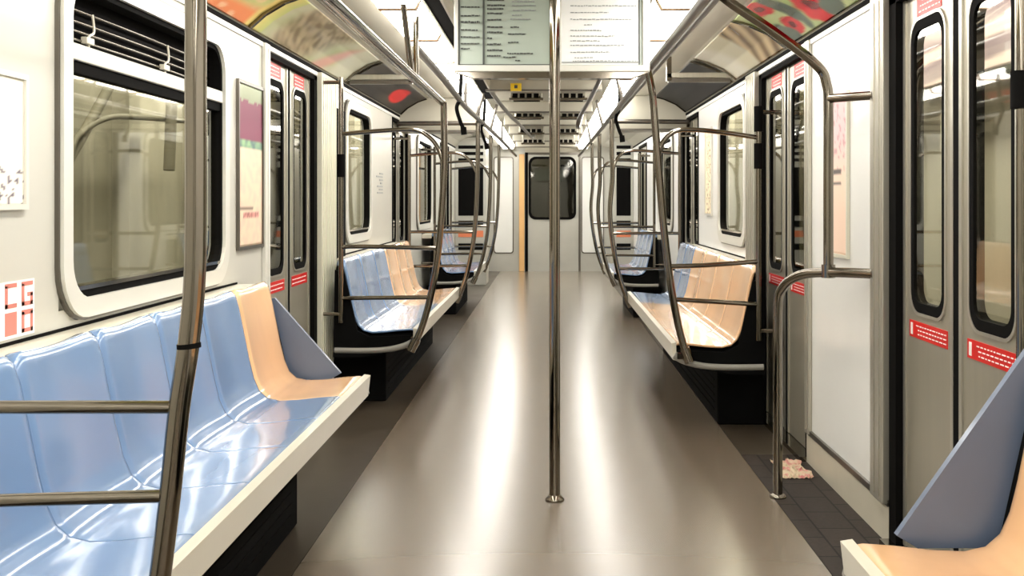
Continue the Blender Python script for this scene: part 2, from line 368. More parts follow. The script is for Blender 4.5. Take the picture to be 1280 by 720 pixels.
# ------------------------------------------------------------------ doors
def sticker_strokes(g, x, s, y0, y1, z0, z1, m, rows=2, block=True):
    yl = y0
    if block: g.box(x, x + s * .001, y0 + .012, y0 + .04, z0 + .006, z1 - .006, m); yl = y0 + .05
    hh = (z1 - z0 - .014) / rows
    for r in range(rows):
        y = yl; z = z1 - .006 - (r + .75) * hh
        while y < y1 - .03:
            w = random.uniform(.008, .024); g.box(x, x + s * .001, y, min(y + w, y1 - .01), z, z + hh * .26, m); y += w + .009
def door(nm, W, y0, y1, glass='glass', wing=.05, stick=True, zw=(.845, 1.775), near=False):
    s = 1 if W < 0 else -1
    e = empty(nm, (W, (y0 + y1) / 2, 0), kind='structure'); xi = W - s * .025; xo = W - s * .06
    g = MB()                                     # jambs, header, threshold
    g.box(W - s * .065, W + s * .006, y0, y0 + .03, 0, 1.90, M['rubber']); g.box(W - s * .065, W + s * .006, y1 - .07, y1, 0, 1.90, M['rubber'])
    g.box(W - s * .065, W + s * .006, y0, y1, 1.875, 1.90, M['rubber']); g.box(W - s * .065, W + s * .04, y0, y1, 0, .022, M['steel'])
    g.box(W - s * .05, W - s * .01, y1 - .068, y1 - .025, .02, 1.875, M['darksteel'])
    put(g, 'door_frame', e)
    a, b = y0 + .03, y1 - .07; mid = (a + b) / 2
    for (p, q) in ((a, mid - .022), (mid + .022, b)):
        w = (q - p); ins = w * .19; u0, u1 = p + ins, q - ins
        g = MB()
        g.box(xi, xo, p, u0, .025, 1.875, M['door']); g.box(xi, xo, u1, q, .025, 1.875, M['door'])
        g.box(xi, xo, u0, u1, .025, zw[0], M['door']); g.box(xi, xo, u0, u1, zw[1], 1.875, M['door'])
        g.box(xi, xi + s * .006, p, p + .022, .025, 1.875, M['postmetal']); g.box(xi, xi + s * .006, q - .022, q, .025, 1.875, M['postmetal'])
        lf = put(g, 'door_leaf', e)
        g = MB(); ring(g, rrect(u0 - .012, u1 + .012, zw[0] - .014, zw[1] + .014, .07), rrect(u0 + .014, u1 - .014, zw[0] + .018, zw[1] - .018, .05), xi + s * .003, xi - s * .03, M['rubber']); put(g, 'window_gasket', lf)
        g = MB(); ring(g, rrect(u0 - .022, u1 + .022, zw[0] - .024, zw[1] + .024, .078), rrect(u0 - .012, u1 + .012, zw[0] - .014, zw[1] + .014, .07), xi + s * .005, xi - s * .02, M['postmetal']); put(g, 'window_trim', lf)
        g = MB(); g.box(xi - s * .002, xi - s * .006, u0, u1, zw[0], zw[1], M[glass]); put(g, 'window_pane', lf)
        if stick:
            g = MB(); z0, z1 = .745, .80; g.box(xi, xi + s * .002, u0 - .03, u1 + .03, z0, z1, M['red'])
            ya, yb = (u1 + .03, u0 - .03)
            if s < 0:
                g.box(xi + s * .002, xi + s * .003, u1 - .002, u1 + .016, z0 + .008, z1 - .008, M['white'])
                sticker_strokes(g, xi + s * .002, s, u0 - .02, u1 - .02, z0, z1, M['white'], 3, False)
            else: sticker_strokes(g, xi + s * .002, s, u0 - .02, u1 + .02, z0, z1, M['white'], 2, False)
            put(g, 'warning_sticker', lf, 'red warning sticker with white print below the window')
            g = MB(); z0, z1 = 1.80, 1.868; g.box(xi, xi + s * .002, u0 + .02, u1 - .04, z0, z1, M['red']); sticker_strokes(g, xi + s * .002, s, u0 + .03, u1 - .05, z0, z1, M['white'], 3, False)
            put(g, 'warning_sticker', lf, 'red warning sticker with white print above the window')
    g = MB(); g.box(xi + s * .004, xo, mid - .022, mid + .022, .025, 1.875, M['rubber']); put(g, 'centre_seal', e)
    return e
door('door_2', WL, 4.86, 5.90, 'glassdark'); door('door_3', WL, 8.75, 9.75, 'glassdark', stick=False); door('door_4', WL, 12.6, 13.7, 'glassdark', stick=False)
door('door_5', WR, 2.60, 3.62); door('door_6', WR, 4.77, 5.86, 'glassdark'); door('door_7', WR, 8.25, 9.30, 'glassdark', stick=False); door('door_8', WR, 12.6, 13.7, 'glassdark', stick=False)
g = MB(); g.box(WR, WR + .06, 2.32, 2.60, 0, 1.90, M['postmetal']); tag(g.build('trim_4'), kind='structure')
# posts beside the doors
def post(name, W, y0, y1, z0, d, m, label):
    s = 1 if W < 0 else -1; g = MB(); g.box(W, W + s * d, y0, y1, z0, 1.925, M[m], .004)
    k = y0 + .03
    while k < y1 - .03: g.box(W + s * d, W + s * (d + .004), k, k + .012, z0 + .02, 1.9, M[m]); k += .055
    return tag(g.build(name), kind='structure')
g_ = post('trim_5', WL, 5.90, 6.30, 0, .035, 'post', '')
post('trim_6', WR, 3.62, 3.76, .14, .03, 'postmetal', '')
post('trim_7', WR, 5.86, 6.12, .18, .035, 'postmetal', '')
post('trim_8', WL, 4.78, 4.86, 0, .02, 'frame', ''); post('trim_9', WR, 4.70, 4.77, .14, .02, 'postmetal', '')
g = MB(); g.box(WR - .04, WR, 5.86, 6.12, 0, .18, M['black']); g.box(WR - .06, WR - .04, 5.9, 6.02, .12, .135, M['steel']); tag(g.build('trim_10'), kind='structure')
g = MB(); g.box(WL, WL + .03, 6.34, 6.60, .1, 1.76, M['rubber']); tag(g.build('trim_11'), kind='structure')

# ------------------------------------------------------------------ posters on the walls
def frame_poster(name, W, y0, y1, z0, z1, func, label, nu=24, nv=60, fm='darksteel', cat='poster'):
    s = 1 if W < 0 else -1
    e = empty(name, (W, (y0 + y1) / 2, z0), label, cat)
    card('print', lambda u, v: (W + s * .006, y0 + (y1 - y0) * u, z0 + (z1 - z0) * v), func, nu, nv, M['printm'], e)
    g = MB(); t = .014
    g.box(W + s * .001, W + s * .014, y0 - t, y0, z0 - t, z1 + t, M[fm]); g.box(W + s * .001, W + s * .014, y1, y1 + t, z0 - t, z1 + t, M[fm])
    g.box(W + s * .001, W + s * .014, y0, y1, z0 - t, z0, M[fm]); g.box(W + s * .001, W + s * .014, y0, y1, z1, z1 + t, M[fm])
    put(g, 'frame', e); return e
def map_left(u, v):
    n = noise.noise((u * 7, v * 18, 3)); c = C(222, 205, 178)
    if v > .66: c = C(128, 58, 84)
    if v > .90 + .02 * n: c = C(150, 158, 128)
    if .60 < v <= .66: c = mixc(C(150, 190, 140), C(60, 90, 110), .5 + n)
    if v <= .60: c = mixc(c, C(226, 190, 172), sst(.1, .6, n + .3) * .6)
    if .17 < v < .21 and .2 < u < .85: c = mixc(C(214, 150, 140), C(110, 40, 40), .7 if noise.noise((u * 30, v * 60, 1)) > .0 else .1)
    if abs(v - .235) < .004 and u < .6: c = C(120, 100, 90)
    return c
frame_poster('system_map_poster', WL, 4.40, 4.76, 1.0, 1.70, map_left, 'tall framed poster, maroon top over beige, between left window and door')
def poster_right(u, v):
    n = noise.noise((u * 9, v * 22, 8)); c = mixc(C(236, 206, 184), C(238, 186, 186), sst(.45, .8, v))
    if v > .5 and n > .22: c = mixc(c, C(160, 110, 120), .6)
    if .5 < v < .54 or .44 < v < .46:
        if .3 < u < .8: c = C(90, 80, 75)
    return c
frame_poster('narrow_poster', WR, 4.12, 4.40, .98, 1.62, poster_right, 'narrow framed poster, pink above beige, on white panel by right door', fm='post')
def notice(u, v):
    c = C(244, 240, 226)
    if v < .3 and noise.noise((u * 12, v * 25, 2)) > .25: c = C(110, 100, 110)
    return c
frame_poster('wall_notice', WL, 2.35, 2.60, 1.19, 1.50, notice, 'pale notice at left picture edge, above the pink and white sticker', fm='frame', cat='notice')
e = empty('wall_sticker', (WL, 2.58, .86), 'pink and white block lettered sticker above blue seats, left edge', 'sticker')
g = MB(); g.box(WL, WL + .002, 2.44, 2.665, .86, 1.0, M['paperwhite']); put(g, 'sticker_base', e)
g = MB(); x = WL + .002
def blk(y0, y1, z0, z1, m='pinkred'): g.box(x, x + .001, y0, y1, z0, z1, M[m])
for (a, b, c, d_) in ((2.60, 2.655, .985, .995), (2.60, 2.612, .935, .99), (2.60, 2.655, .935, .945), (2.643, 2.655, .935, .965), (2.628, 2.655, .958, .967),
                      (2.60, 2.655, .912, .924), (2.60, 2.612, .868, .92), (2.643, 2.655, .868, .92), (2.60, 2.655, .868, .878),
                      (2.52, 2.575, .985, .995), (2.52, 2.532, .935, .99), (2.52, 2.575, .935, .945), (2.52, 2.575, .868, .924)): blk(a, b, c, d_)
put(g, 'lettering', e)
def tall(u, v):
    n = noise.noise((u * 10, v * 30, 5)); return C(150, 130, 95) if (n > .18 and .2 < u < .8) else C(238, 222, 190)
frame_poster('vertical_notice', WR, 7.55, 7.85, 1.1, 1.72, tall, 'tall cream notice with brown print on far right wall', fm='frame', cat='notice')
g = MB()
for k in range(7): g.box(WL + .001, WL + .003, 7.95 + random.uniform(0, .25), 8.22 + random.uniform(0, .1), 1.25 + k * .025, 1.262 + k * .025, M['inkgrey'])
tag(g.build('wall_lettering'), 'small grey printed lines on white wall beyond second left window', 'lettering')

# ------------------------------------------------------------------ advertisement cards in the coves
def cove(side, u, v, y0, y1):
    if side < 0: P = [(-1.305, 1.952), (-1.243, 2.008), (-1.155, 2.060), (-1.075, 2.088)]
    else: P = [(1.178, 1.957), (1.095, 2.022), (.998, 2.065), (.91, 2.088)]
    t = v * 3; i = min(int(t), 2); t -= i
    return (P[i][0] * (1 - t) + P[i + 1][0] * t, y0 + (y1 - y0) * u, P[i][1] * (1 - t) + P[i + 1][1] * t)
def adA(u, v):
    n = noise.noise((u * 6, v * 2, 1)); n2 = noise.noise((u * 24, v * 5, 4))
    c = mixc(C(176, 190, 108), C(226, 208, 140), .5 + n)
    o = sst(.0, .35, .52 - v + n * .25) * sst(.68, .8, u)
    c = mixc(c, C(226, 128, 70), o); c = mixc(c, C(240, 200, 150), sst(.15, .4, n2) * .6)
    return mixc(c, C(232, 206, 120), sst(.965, .985, u))
def adB(u, v):
    n = noise.noise((u * 5, v * 3, 2)); c = mixc(C(176, 182, 132), C(206, 200, 170), .5 + n)
    if u < .08: c = mixc(C(232, 214, 120), C(190, 200, 120), u / .08)
    h = max(0, min(1, .5 + 1.6 * noise.noise((u * 26 + v * 7, v * 3 - u * 9, 7))))
    k = sst(.10, .2, u) * (1 - sst(.38, .55, u - v * .15))
    c = mixc(c, mixc(C(112, 92, 62), C(176, 158, 122), h), k * .9)
    c = mixc(c, C(214, 166, 148), sst(.10, .02, abs(u - .62 - v * .22)))
    c = mixc(c, C(214, 214, 190), sst(.72, .82, u)); return c
def adC(u, v):
    n = noise.noise((u * 9, v * 3.0, 9)); n2 = noise.noise((u * 22, v * 5, 12)); c = mixc(C(158, 178, 112), C(196, 206, 150), .5 + n)
    for uu, vv, ru, rv in ((.69, .30, .075, .34), (.86, .25, .05, .2), (.56, .52, .10, .36), (.86, .80, .07, .22), (.40, .45, .09, .4), (.22, .5, .1, .4)):
        r = math.hypot((u - uu) / ru, (v - vv) / rv) + n2 * .25; c = mixc(c, C(206, 18, 32), sst(1.1, .85, r)); c = mixc(c, C(120, 10, 24), sst(.4, .25, r))
    for uu, vv, ru, rv in ((.79, .55, .035, .5), (.63, .15, .05, .2), (.93, .12, .06, .3)):
        r = math.hypot((u - uu) / ru, (v - vv) / rv) + n2 * .25; c = mixc(c, C(86, 98, 84), sst(1.1, .8, r))
    return c
def adD(u, v):
    c = C(208, 204, 176); h = math.sin((u * 2.2 + v * .8) * 17) * .5 + .5
    k = 1 - sst(.42, .5, u + v * .12); c = mixc(c, mixc(C(120, 98, 66), C(206, 182, 140), h), k); c = mixc(c, C(226, 226, 212), sst(.6, .8, u)); return c
def adE(u, v):
    n = noise.noise((u * 4, v * 3, 6)); c = mixc(C(16, 14, 12), C(60, 54, 44), .5 + n)
    r = math.hypot((u - .66) * 3.0, v - .45); c = mixc(c, C(214, 30, 30), sst(.40, .30, r + n * .15)); return c
def adF(u, v): return mixc(C(6, 6, 7), C(20, 19, 18), .5 + noise.noise((u * 4, v * 3, 6)))
def advert(side, y0, y1, fn, label, lab_grp=None):
    e = empty('advertisement_card', (side * 1.2, (y0 + y1) / 2, 1.95), label, 'advertisement', 'advertisement cards above the walls')
    card('printed_face', lambda u, v: cove(side, u, v, y0, y1), fn, 110, 30, M['printm' if fn in (adE, adF) else 'print'], e)
    for y in (y0 - .012, y1):
        g = MB(); g.prism([cove(side, 0, v, y, y)[::2] for v in (0, .33, .66, 1)] + [(cove(side, 0, v, y, y)[0] - side * .012, cove(side, 0, v, y, y)[2] - .008) for v in (1, .66, .33, 0)], 1, y, y + .012, M['steel'])
        put(g, 'edge_strip', e)
advert(-1, 2.0, 4.50, adA, 'yellow green and orange advertisement card above the left poster')
advert(-1, 4.53, 6.60, adB, 'olive card with brown stripes and pink band above left door')
advert(-1, 6.70, 9.10, adE, 'dark advertisement card with red patch above second left window')
advert(1, 2.6, 5.12, adC, 'advertisement card of red blooms on green above right door')
advert(1, 5.15, 6.50, adD, 'pale card with diagonal brown stripes beyond the red bloom card')
advert(1, 6.66, 8.90, adF, 'black advertisement card above the far right window')
for side, W, xe, y in ((-1, WL, -.86, 6.62), (1, WR, .74, 6.52)):
    g = MB(); g.box(W - side * .02, xe, y, y + .05, 1.965, 2.0, M['postmetal'], .006); g.box(W - side * .05, xe + side * .01, y + .01, y + .04, 1.94, 1.963, M['darksteel'])
    g.box(xe, xe + side * .03, y, y + .05, 1.95, 2.10, M['steel'])
    tag(g.build('cove_crossbar'), 'steel bar across the %s ceiling cove before the dark card' % ('left' if side < 0 else 'right'), 'bar')

# ------------------------------------------------------------------ ceiling lights
def light_proto(x0, x1, label, group):
    L = .86; e = empty('ceiling_light', ((x0 + x1) / 2, 0, 2.10), label, 'ceiling light', group)
    g = MB(); g.prism([(x0, 2.10), (x0 + .03, 2.045), (x1 - .03, 2.045), (x1, 2.10)], 1, .03, L, M['light']); put(g, 'diffuser', e)
    for y in (0.0, L):
        g = MB(); g.prism([(x0 - .004, 2.10), (x0 + .028, 2.040), (x1 - .028, 2.040), (x1 + .004, 2.10)], 1, y, y + .03, M['lightframe'])
        put(g, 'end_frame', e)
    return e
for x0, x1, lab, grp in ((-.78, -.56, 'glowing white diffuser panel in the left ceiling row', 'light panels of the left ceiling row'), (.47, .66, 'glowing white diffuser panel in the right ceiling row', 'light panels of the right ceiling row')):
    p = light_proto(x0, x1, lab, grp); p.location.y = -2.6
    k = 1
    while -2.6 + k * .90 < 16.4: clone(p, (0, k * .90, 0)); k += 1
# black air slots
for x0, x1, lab in ((-.545, -.475, 'long black air slot beside the left light row'), ):
    e = empty('air_slot', (x0, 4, 2.10), lab, 'air vent')
    g = MB(); g.box(x0, x1, .5, 9.0, 2.075, 2.10, M['rubber']); put(g, 'slot', e)
    g = MB(); g.box(x1, x1 + .012, .5, 9.0, 2.07, 2.15, M['cream']); g.box(x0 - .012, x0, .5, 9.0, 2.07, 2.102, M['cream']); put(g, 'slot_edge', e)
# ceiling cross ribs and vents in the distance
for k, (y, z) in enumerate(((8.2, 2.06), (10.0, 2.04), (11.6, 2.03), (13.0, 2.02), (14.4, 2.01), (15.8, 2.0))):
    g = MB(); g.box(-.50, .42, y, y + .10, z, 2.15, M['ceil'], .008); g.box(-.50, .42, y - .012, y, z - .002, z + .012, M['darksteel'])
    tag(g.build('beam_%d' % (k + 3)), kind='structure')
def ceil_vent(x, y, lab, zt=2.15):
    e = empty('ceiling_vent', (x, y, zt), lab, 'air vent', None)
    g = MB(); g.box(x - .14, x + .14, y, y + .32, zt - .05, 2.15, M['postmetal'], .006); put(g, 'housing', e)
    for k in range(6):
        g = MB(); g.box(x - .12, x + .12, y + .03 + k * .045, y + .05 + k * .045, zt - .056, zt - .05, M['rubber']); put(g, 'louvre', e)
    for k in range(4):
        g = MB(); g.box(x - .12 + k * .062, x - .075 + k * .062, y - .003, y, zt - .045, zt - .007, M['rubber']); put(g, 'louvre', e)
    g = MB(); g.tube([(x - .15, y - .03, zt - .06), (x + .15, y - .03, zt - .06)], .012, M['steel'], 10, False)
    for q in (-.12, .12): g.tube([(x + q, y - .03, zt - .06), (x + q, y + .02, zt - .02)], .008, M['steel'], 8, False)
    put(g, 'grab_bar', e)
for k, (y, zt) in enumerate(((9.2, 2.15), (10.4, 2.08), (11.9, 2.02), (13.3, 1.98))):
    o_ = ('nearest', 'second nearest', 'third nearest', 'farthest')[k]
    for x, sd in ((-.2, 'left'), (.19, 'right')): ceil_vent(x, y, o_ + ' steel ceiling vent box in the row ' + sd + ' of the centre pole', zt)
for pts, lab in (([(-.50, 7.9, 2.13), (-.46, 8.5, 2.07), (-.38, 9.5, 2.0), (-.28, 10.8, 1.96), (-.19, 12.0, 1.92), (-.17, 12.6, 2.0)], 'dark curved pipe under the far ceiling, left of centre pole'),
                 ([(.40, 7.7, 2.15), (.37, 8.0, 2.08), (.31, 8.5, 1.98), (.26, 8.9, 1.90), (.25, 9.0, 1.84), (.27, 9.3, 1.86), (.32, 9.8, 2.05)], 'dark curved pipe under the far ceiling, right of centre pole')):
    g = MB(); g.tube(pts, .017, M['darksteel'], 12); tag(g.build('ceiling_pipe'), lab, 'pipe')
def strap(x, y, lab):
    e = empty('rail_bracket', (x, y, 2.1), lab, 'bracket')
    g = MB(); g.tube([(x + .03, y, 2.10), (x + .028, y, 1.98), (x + .02, y, 1.88), (x, y, 1.82), (x + .02, y, 1.74), (x + .045, y, 1.68)], .013, M['rubber'], 10); put(g, 'arm', e)
    g = MB(); g.tube([(x + .045, y, 1.69), (x + .05, y, 1.64)], .02, M['rubber'], 10, False); put(g, 'end_cap', e)
strap(-.62, 7.0, 'nearest dark curved bracket hanging at far left overhead rail'); strap(-.585, 9.0, 'dark curved bracket farther along left overhead rail'); strap(.51, 7.9, 'dark curved bracket hanging at right overhead rail')
g = MB(); g.box(-.30, -.215, 8.15, 8.17, 2.055, 2.115, M['yellow']); g.box(-.27, -.245, 8.147, 8.15, 2.075, 2.10, M['ink']); tag(g.build('ceiling_sign'), 'tiny yellow sign on the ceiling below the hanging panel', 'sign')

# ------------------------------------------------------------------ hanging sign
yS = 4.5; X = lambda px: (px - VX) * yS / F
Z = lambda py: H - (py - VY) * yS / F
e = empty('route_sign', (.014, yS, 1.74), 'large framed route listing sign hanging from the ceiling behind centre pole', 'sign')
g = MB(); g.box(X(568), X(812), yS, yS + .06, Z(90), 2.14, M['paper'], .004); put(g, 'panel', e)
g = MB()
for a, b in ((568, 573), (688, 702), (803, 812)): g.box(X(a), X(b), yS - .014, yS, Z(86), 2.13, M['frame'], .003)
g.box(X(568), X(812), yS - .018, yS, Z(90), Z(82), M['frame'], .003)
g.prism([(X(568), Z(90)), (X(812), Z(90)), (X(790), Z(98)), (X(592), Z(98))], 1, yS - .008, yS + .05, M['steel'])
put(g, 'frame', e)
g = MB()
for a, b in ((573, 574.6), (603.5, 605.6), (798.5, 799.6)): g.box(X(a), X(b), yS - .010, yS, Z(81), 2.12, M['ink'])
g.box(X(573), X(688), yS - .010, yS, Z(82), Z(80.6), M['ink']); g.box(X(702), X(800), yS - .010, yS, Z(78.5), Z(77.6), M['inkgrey']); put(g, 'dividing_line', e)
g = MB(); g.box(X(702), X(798), yS - .004, yS, Z(81), 2.12, M['paperwhite']); put(g, 'white_sheet', e)
g = MB(); random.seed(3)
def line(x, xe, y, h, m, gap=1.1, wmin=1.5, wmax=5):
    while x < xe:
        w = min(random.uniform(wmin, wmax), xe - x + .3); dy = random.uniform(-.3, .3)
        g.box(X(x), X(x + w), yS - .007, yS - .005, Z(y + dy), Z(y + dy - h), M[m]); x += w + gap
for y, xe in ((-18, 596), (-9, 600), (-1, 598), (10, 600), (20.5, 599.5), (29, 599.5), (38.5, 597), (47.5, 599.5), (55.5, 599.5), (62, 587)): line(576, xe, y, 1.6 if y != 29 else 2.4, 'ink', .5)
for y, xe in ((-12, 629), (-5, 630), (1.5, 630), (8, 631), (12.5, 629), (18, 628), (26, 627), (35, 628), (41.5, 628), (49, 615), (56.5, 626), (64, 628), (71, 626)): line(609, xe, y, 1.9, 'ink', .35)
for y, x0, xe in ((-8, 640, 668), (3, 640, 668), (8, 640, 670), (14, 641, 670), (20, 640, 652), (25, 638, 663), (35, 638, 649), (43.5, 635, 657), (54, 635, 648), (67.8, 634, 666), (72.5, 629, 645), (76.5, 644, 650)): line(x0, xe, y, 1.5, 'ink' if y > 30 else 'inkgrey', .5)
for y, x0, xe in ((-9, 713, 795), (0, 720, 790), (8.2, 713, 795), (16.5, 713, 760), (25, 713, 790), (32, 730, 740), (39, 713, 752), (46, 713, 768), (52, 713, 750), (57.5, 713, 780), (66, 713, 762), (73, 718, 742), (77, 716, 797)): line(x0, xe, y, 1.15, 'inkgrey', .9)
put(g, 'printed_lines', e)
for px in (600, 780):
    g = MB(); g.box(X(px) - .02, X(px) + .02, yS + .01, yS + .05, 2.13, 2.155, M['steel']); put(g, 'bracket', e)

# ------------------------------------------------------------------ benches
PROF = [(0, .452), (.03, .457), (.10, .452), (.18, .443), (.25, .440), (.295, .452), (.325, .482), (.345, .53), (.362, .60), (.382, .70), (.40, .79), (.412, .845), (.424, .858), (.45, .852)]
def seat_mesh(front, s, y0, y1, m, dp=1.0):
    """one fibreglass seat shell; s = direction from the aisle to the wall"""
    g = MB(); P = []
    for i in range(len(PROF) - 1):
        for k in range(3):
            t = k / 3; P.append((PROF[i][0] * (1 - t) + PROF[i + 1][0] * t, PROF[i][1] * (1 - t) + PROF[i + 1][1] * t))
    P.append(PROF[-1]); N = len(P); w = y1 - y0
    ts = [0, .004, .012, .03, .06] + [.1 + .8 * k / 9 for k in range(10)] + [.94, .97, .988, .996, 1]
    vs = []
    for i, (d, z) in enumerate(P):
        a = P[max(i - 1, 0)]; b = P[min(i + 1, N - 1)]; L = math.hypot(b[0] - a[0], b[1] - a[1]); nx, nz = -(b[1] - a[1]) / L, (b[0] - a[0]) / L
        back = sst(.26, .36, d) * 1.0
        for t in ts:
            e = min(t, 1 - t) * w; off = -.007 * dp * (1 - sst(0, .016, e)) * (0.08 + .92 * back) - .010 * dp * (math.sin(math.pi * t) ** 1.2) * (.06 + .94 * back)
            tt = y0 + .003 + (w - .006) * t
            if d > .40:      # rounded shoulders at the top
                k = (z - .80) / .06; e2 = max(0, .035 - e) / .035; zz = z - .03 * (e2 ** 2) * max(0, min(1, k))
            else: zz = z
            vs.append((front + s * (d + nx * off), tt, zz + nz * off))
    K = len(ts); fs = [(i * K + j, i * K + j + 1, (i + 1) * K + j + 1, (i + 1) * K + j) for i in range(N - 1) for j in range(K - 1)]
    g.add(vs, fs, m, True); return g
def bench(front, s, seats, label, end_slate=None, top=(.41, .86)):
    ya, yb = seats[0][0], seats[-1][1]
    e = empty('bench', (front + s * .2, (ya + yb) / 2, 0), label, 'bench')
    for y0, y1, c in seats:
        o = put(seat_mesh(front, s, y0, y1, M[c], 1.0 if ya < 3 else .5), 'seat', e, {'blue': 'blue seat', 'tan': 'tan seat'}[c])
        md = o.modifiers.new('thick', 'SOLIDIFY'); md.thickness = .010; md.offset = 0 
    g = MB(); n0 = (front - s * .014)
    g.prism([(n0, .462), (front + s * .012, .466), (front + s * .012, .372), (front - s * .004, .376)], 1, ya - .012, yb + .012, M['cream']); put(g, 'front_edge', e)
    g = MB(); pl = [(front + s * .012, .435), (front + s * .26, .42), (front + s * .33, .45), (front + s * .42, .80), (front + s * .452, .84), (front + s * .46, .80), (front + s * .44, .36), (front + s * .02, .375)]
    g.prism(pl, 1, ya + .01, yb - .01, M['black']); put(g, 'underframe', e)
    ly = ya if ya < 3 else (6.34 if s < 0 and ya < 6 else 6.13 if ya < 6 else ya)
    g = MB(); W = WL if s < 0 else WR; g.box(W - s * .002, front + s * .452, ly, yb + .02, .80, .845, M['cream'], .004); bl = put(g, 'back_ledge', e, 'cream ledge behind the seat backs')
    g = MB(); g.box(W - s * .006, W, ly, yb + .02, .845, .853, M['rubber']); put(g, 'ledge_seal', bl)
    for y in (ya, yb):      # dark curved end bracket
        g = MB(); sg = 1 if y == yb else -1
        g.prism([(front + s * .02, .425), (front + s * .26, .415), (front + s * .33, .45), (front + s * .405, .78), (front + s * .46, .80), (front + s * .47, .30), (front + s * .30, .30), (front + s * .12, .335), (front + s * .03, .37)], 1, y, y + sg * .018, M['black'])
        put(g, 'end_bracket', e)
        g = MB(); g.tube([(front + s * .0, y + sg * .012, .40), (front + s * .06, y + sg * .012, .368), (front + s * .16, y + sg * .012, .345), (front + s * .30, y + sg * .012, .338), (front + s * .46, y + sg * .012, .34)], .018, M['grey'], 10); put(g, 'end_bar', e)
    if end_slate:
        y = yb + .03 if end_slate > 0 else ya - .03
        g = MB(); g.prism([(front + s * .12, .466), (front + s * .44, .45), (front + s * .47, .84), (front + s * .42, .86), (front + s * .345, .80)] if False else [(front + s * .115, .467), (front + s * .16, .44), (front + s * .46, .44), (front + s * .46, top[1] - .01), (front + s * top[0], top[1])], 1, y, y + .02, M['slate']); put(g, 'end_panel', e, 'slate blue triangular end panel')
    return e
FL, FR = -.765, .645
bench(FL, -1, [(1.95, 2.30, 'blue'), (2.30, 2.72, 'blue'), (2.72, 3.12, 'blue'), (3.12, 3.51, 'blue'), (3.51, 3.92, 'blue'), (3.92, 4.37, 'tan')], 'nearest left bench, blue seats ending in one tan seat, under the window', 1, (.395, .785))
bench(FL, -1, [(5.97, 6.46, 'blue'), (6.46, 6.95, 'blue'), (6.95, 7.44, 'blue'), (7.44, 7.88, 'tan'), (7.88, 8.31, 'tan'), (8.31, 8.74, 'tan')], 'second left bench, blue then tan seats, beyond the first left door')
bench(FL, -1, [(10.8 + .42 * k, 11.22 + .42 * k, 'blue') for k in range(4)], 'small far left bench of blue seats beyond the second left door')
bench(FR, 1, [(.95, 1.38, 'tan'), (1.38, 1.81, 'tan'), (1.81, 2.24, 'tan')], 'nearest right bench, tan seat cut by the bottom right corner', 1, (.42, .90))
bench(FR, 1, [(5.37, 5.91, 'tan'), (5.91, 6.45, 'tan'), (6.45, 6.98, 'tan'), (6.98, 7.52, 'tan'), (7.52, 7.94, 'blue'), (7.94, 8.36, 'blue')], 'second right bench, tan seats with blue ones at far end')
bench(FR, 1, [(10.5 + .42 * k, 10.92 + .42 * k, 'blue') for k in range(4)], 'small far right bench of blue seats near the end door')
for x0, W, y0, y1, lab in ((-.93, WL, 1.95, 3.85, 'black heater box under the nearest left bench'), (-.97, WL, 6.2, 8.7, 'black heater box under the second left bench'), (-.97, WL, 10.9, 12.4, 'black heater box under the far left bench'),
                          (.86, WR, .95, 2.1, 'black heater box under the nearest right bench'), (.90, WR, 5.55, 8.2, 'black heater box under the second right bench'), (.86, WR, 10.6, 12.1, 'black heater box under the far right bench')):
    s = -1 if W < 0 else 1; g = MB(); g.box(x0, W - s * .035, y0, y1, 0, .296, M['black'], .008)
    for k in range(5): g.box(x0 - s * .003, x0, y0 + .1, y1 - .1, .06 + k * .04, .068 + k * .04, M['rubber'])
    tag(g.build('heater_box'), lab, 'heater')

# ------------------------------------------------------------------ grab poles
def px2(y): return (lambda px, py: ((px - VX) * y / F, y, H - (py - VY) * y / F))
def pole_set(y, pole, bars, wallx, wz, label, r=.0195, name='grab_pole', clamps=(), ring_z=None, foot=True, group=None):
    e = empty(name, pole[0], label, 'grab pole', group)
    g = MB(); g.tube(pole, r, M['steel'], 18); put(g, 'pole', e)
    if ring_z:
        g = MB(); g.tube([ring_z, (ring_z[0] * 1.001, ring_z[1], ring_z[2] + .009)], r + .002, M['rubber'], 18, False); put(g, 'coupling', e)
    for b in bars:
        g = MB(); g.tube(b, .0125, M['steel'], 12); put(g, 'crossbar', e)
    if wallx is not None:
        g = MB(); g.tube([(wallx, y, wz[0]), (wallx, y, wz[1])], .014, M['steel'], 12, False); wb = put(g, 'wall_bar', e)
        for z in clamps:
            g = MB(); g.tube([(wallx, y, z), (wallx, y, z + .13)], .024, M['rubber'], 14, False); put(g, 'clamp', wb)
        sw = -1 if wallx < 0 else 1; W = WL if wallx < 0 else WR
        for z in (wz[0] + .05, wz[1] - .03):
            g = MB(); g.tube([(wallx, y, z), (W, y, z)], .011, M['steel'], 10, False); put(g, 'wall_bracket', wb)
    if foot:
        p = Vector(pole[0]); q = Vector(pole[1]); d_ = (q - p).normalized()
        g = MB(); g.tube([p - d_ * .005, p + d_ * .07], r + .007, M['steel' if name == 'grab_pole' else 'rubber'], 18, False); fs_ = put(g, 'foot_socket', e)
        g = MB(); sx = 1 if p.x > 0 else -1; fr = FR if p.x > 0 else FL
        g.box(p.x, fr + sx * .012, y - .012, y + .03, .385, .42, M['steel'], .003); put(g, 'seat_bracket', fs_)
    return e
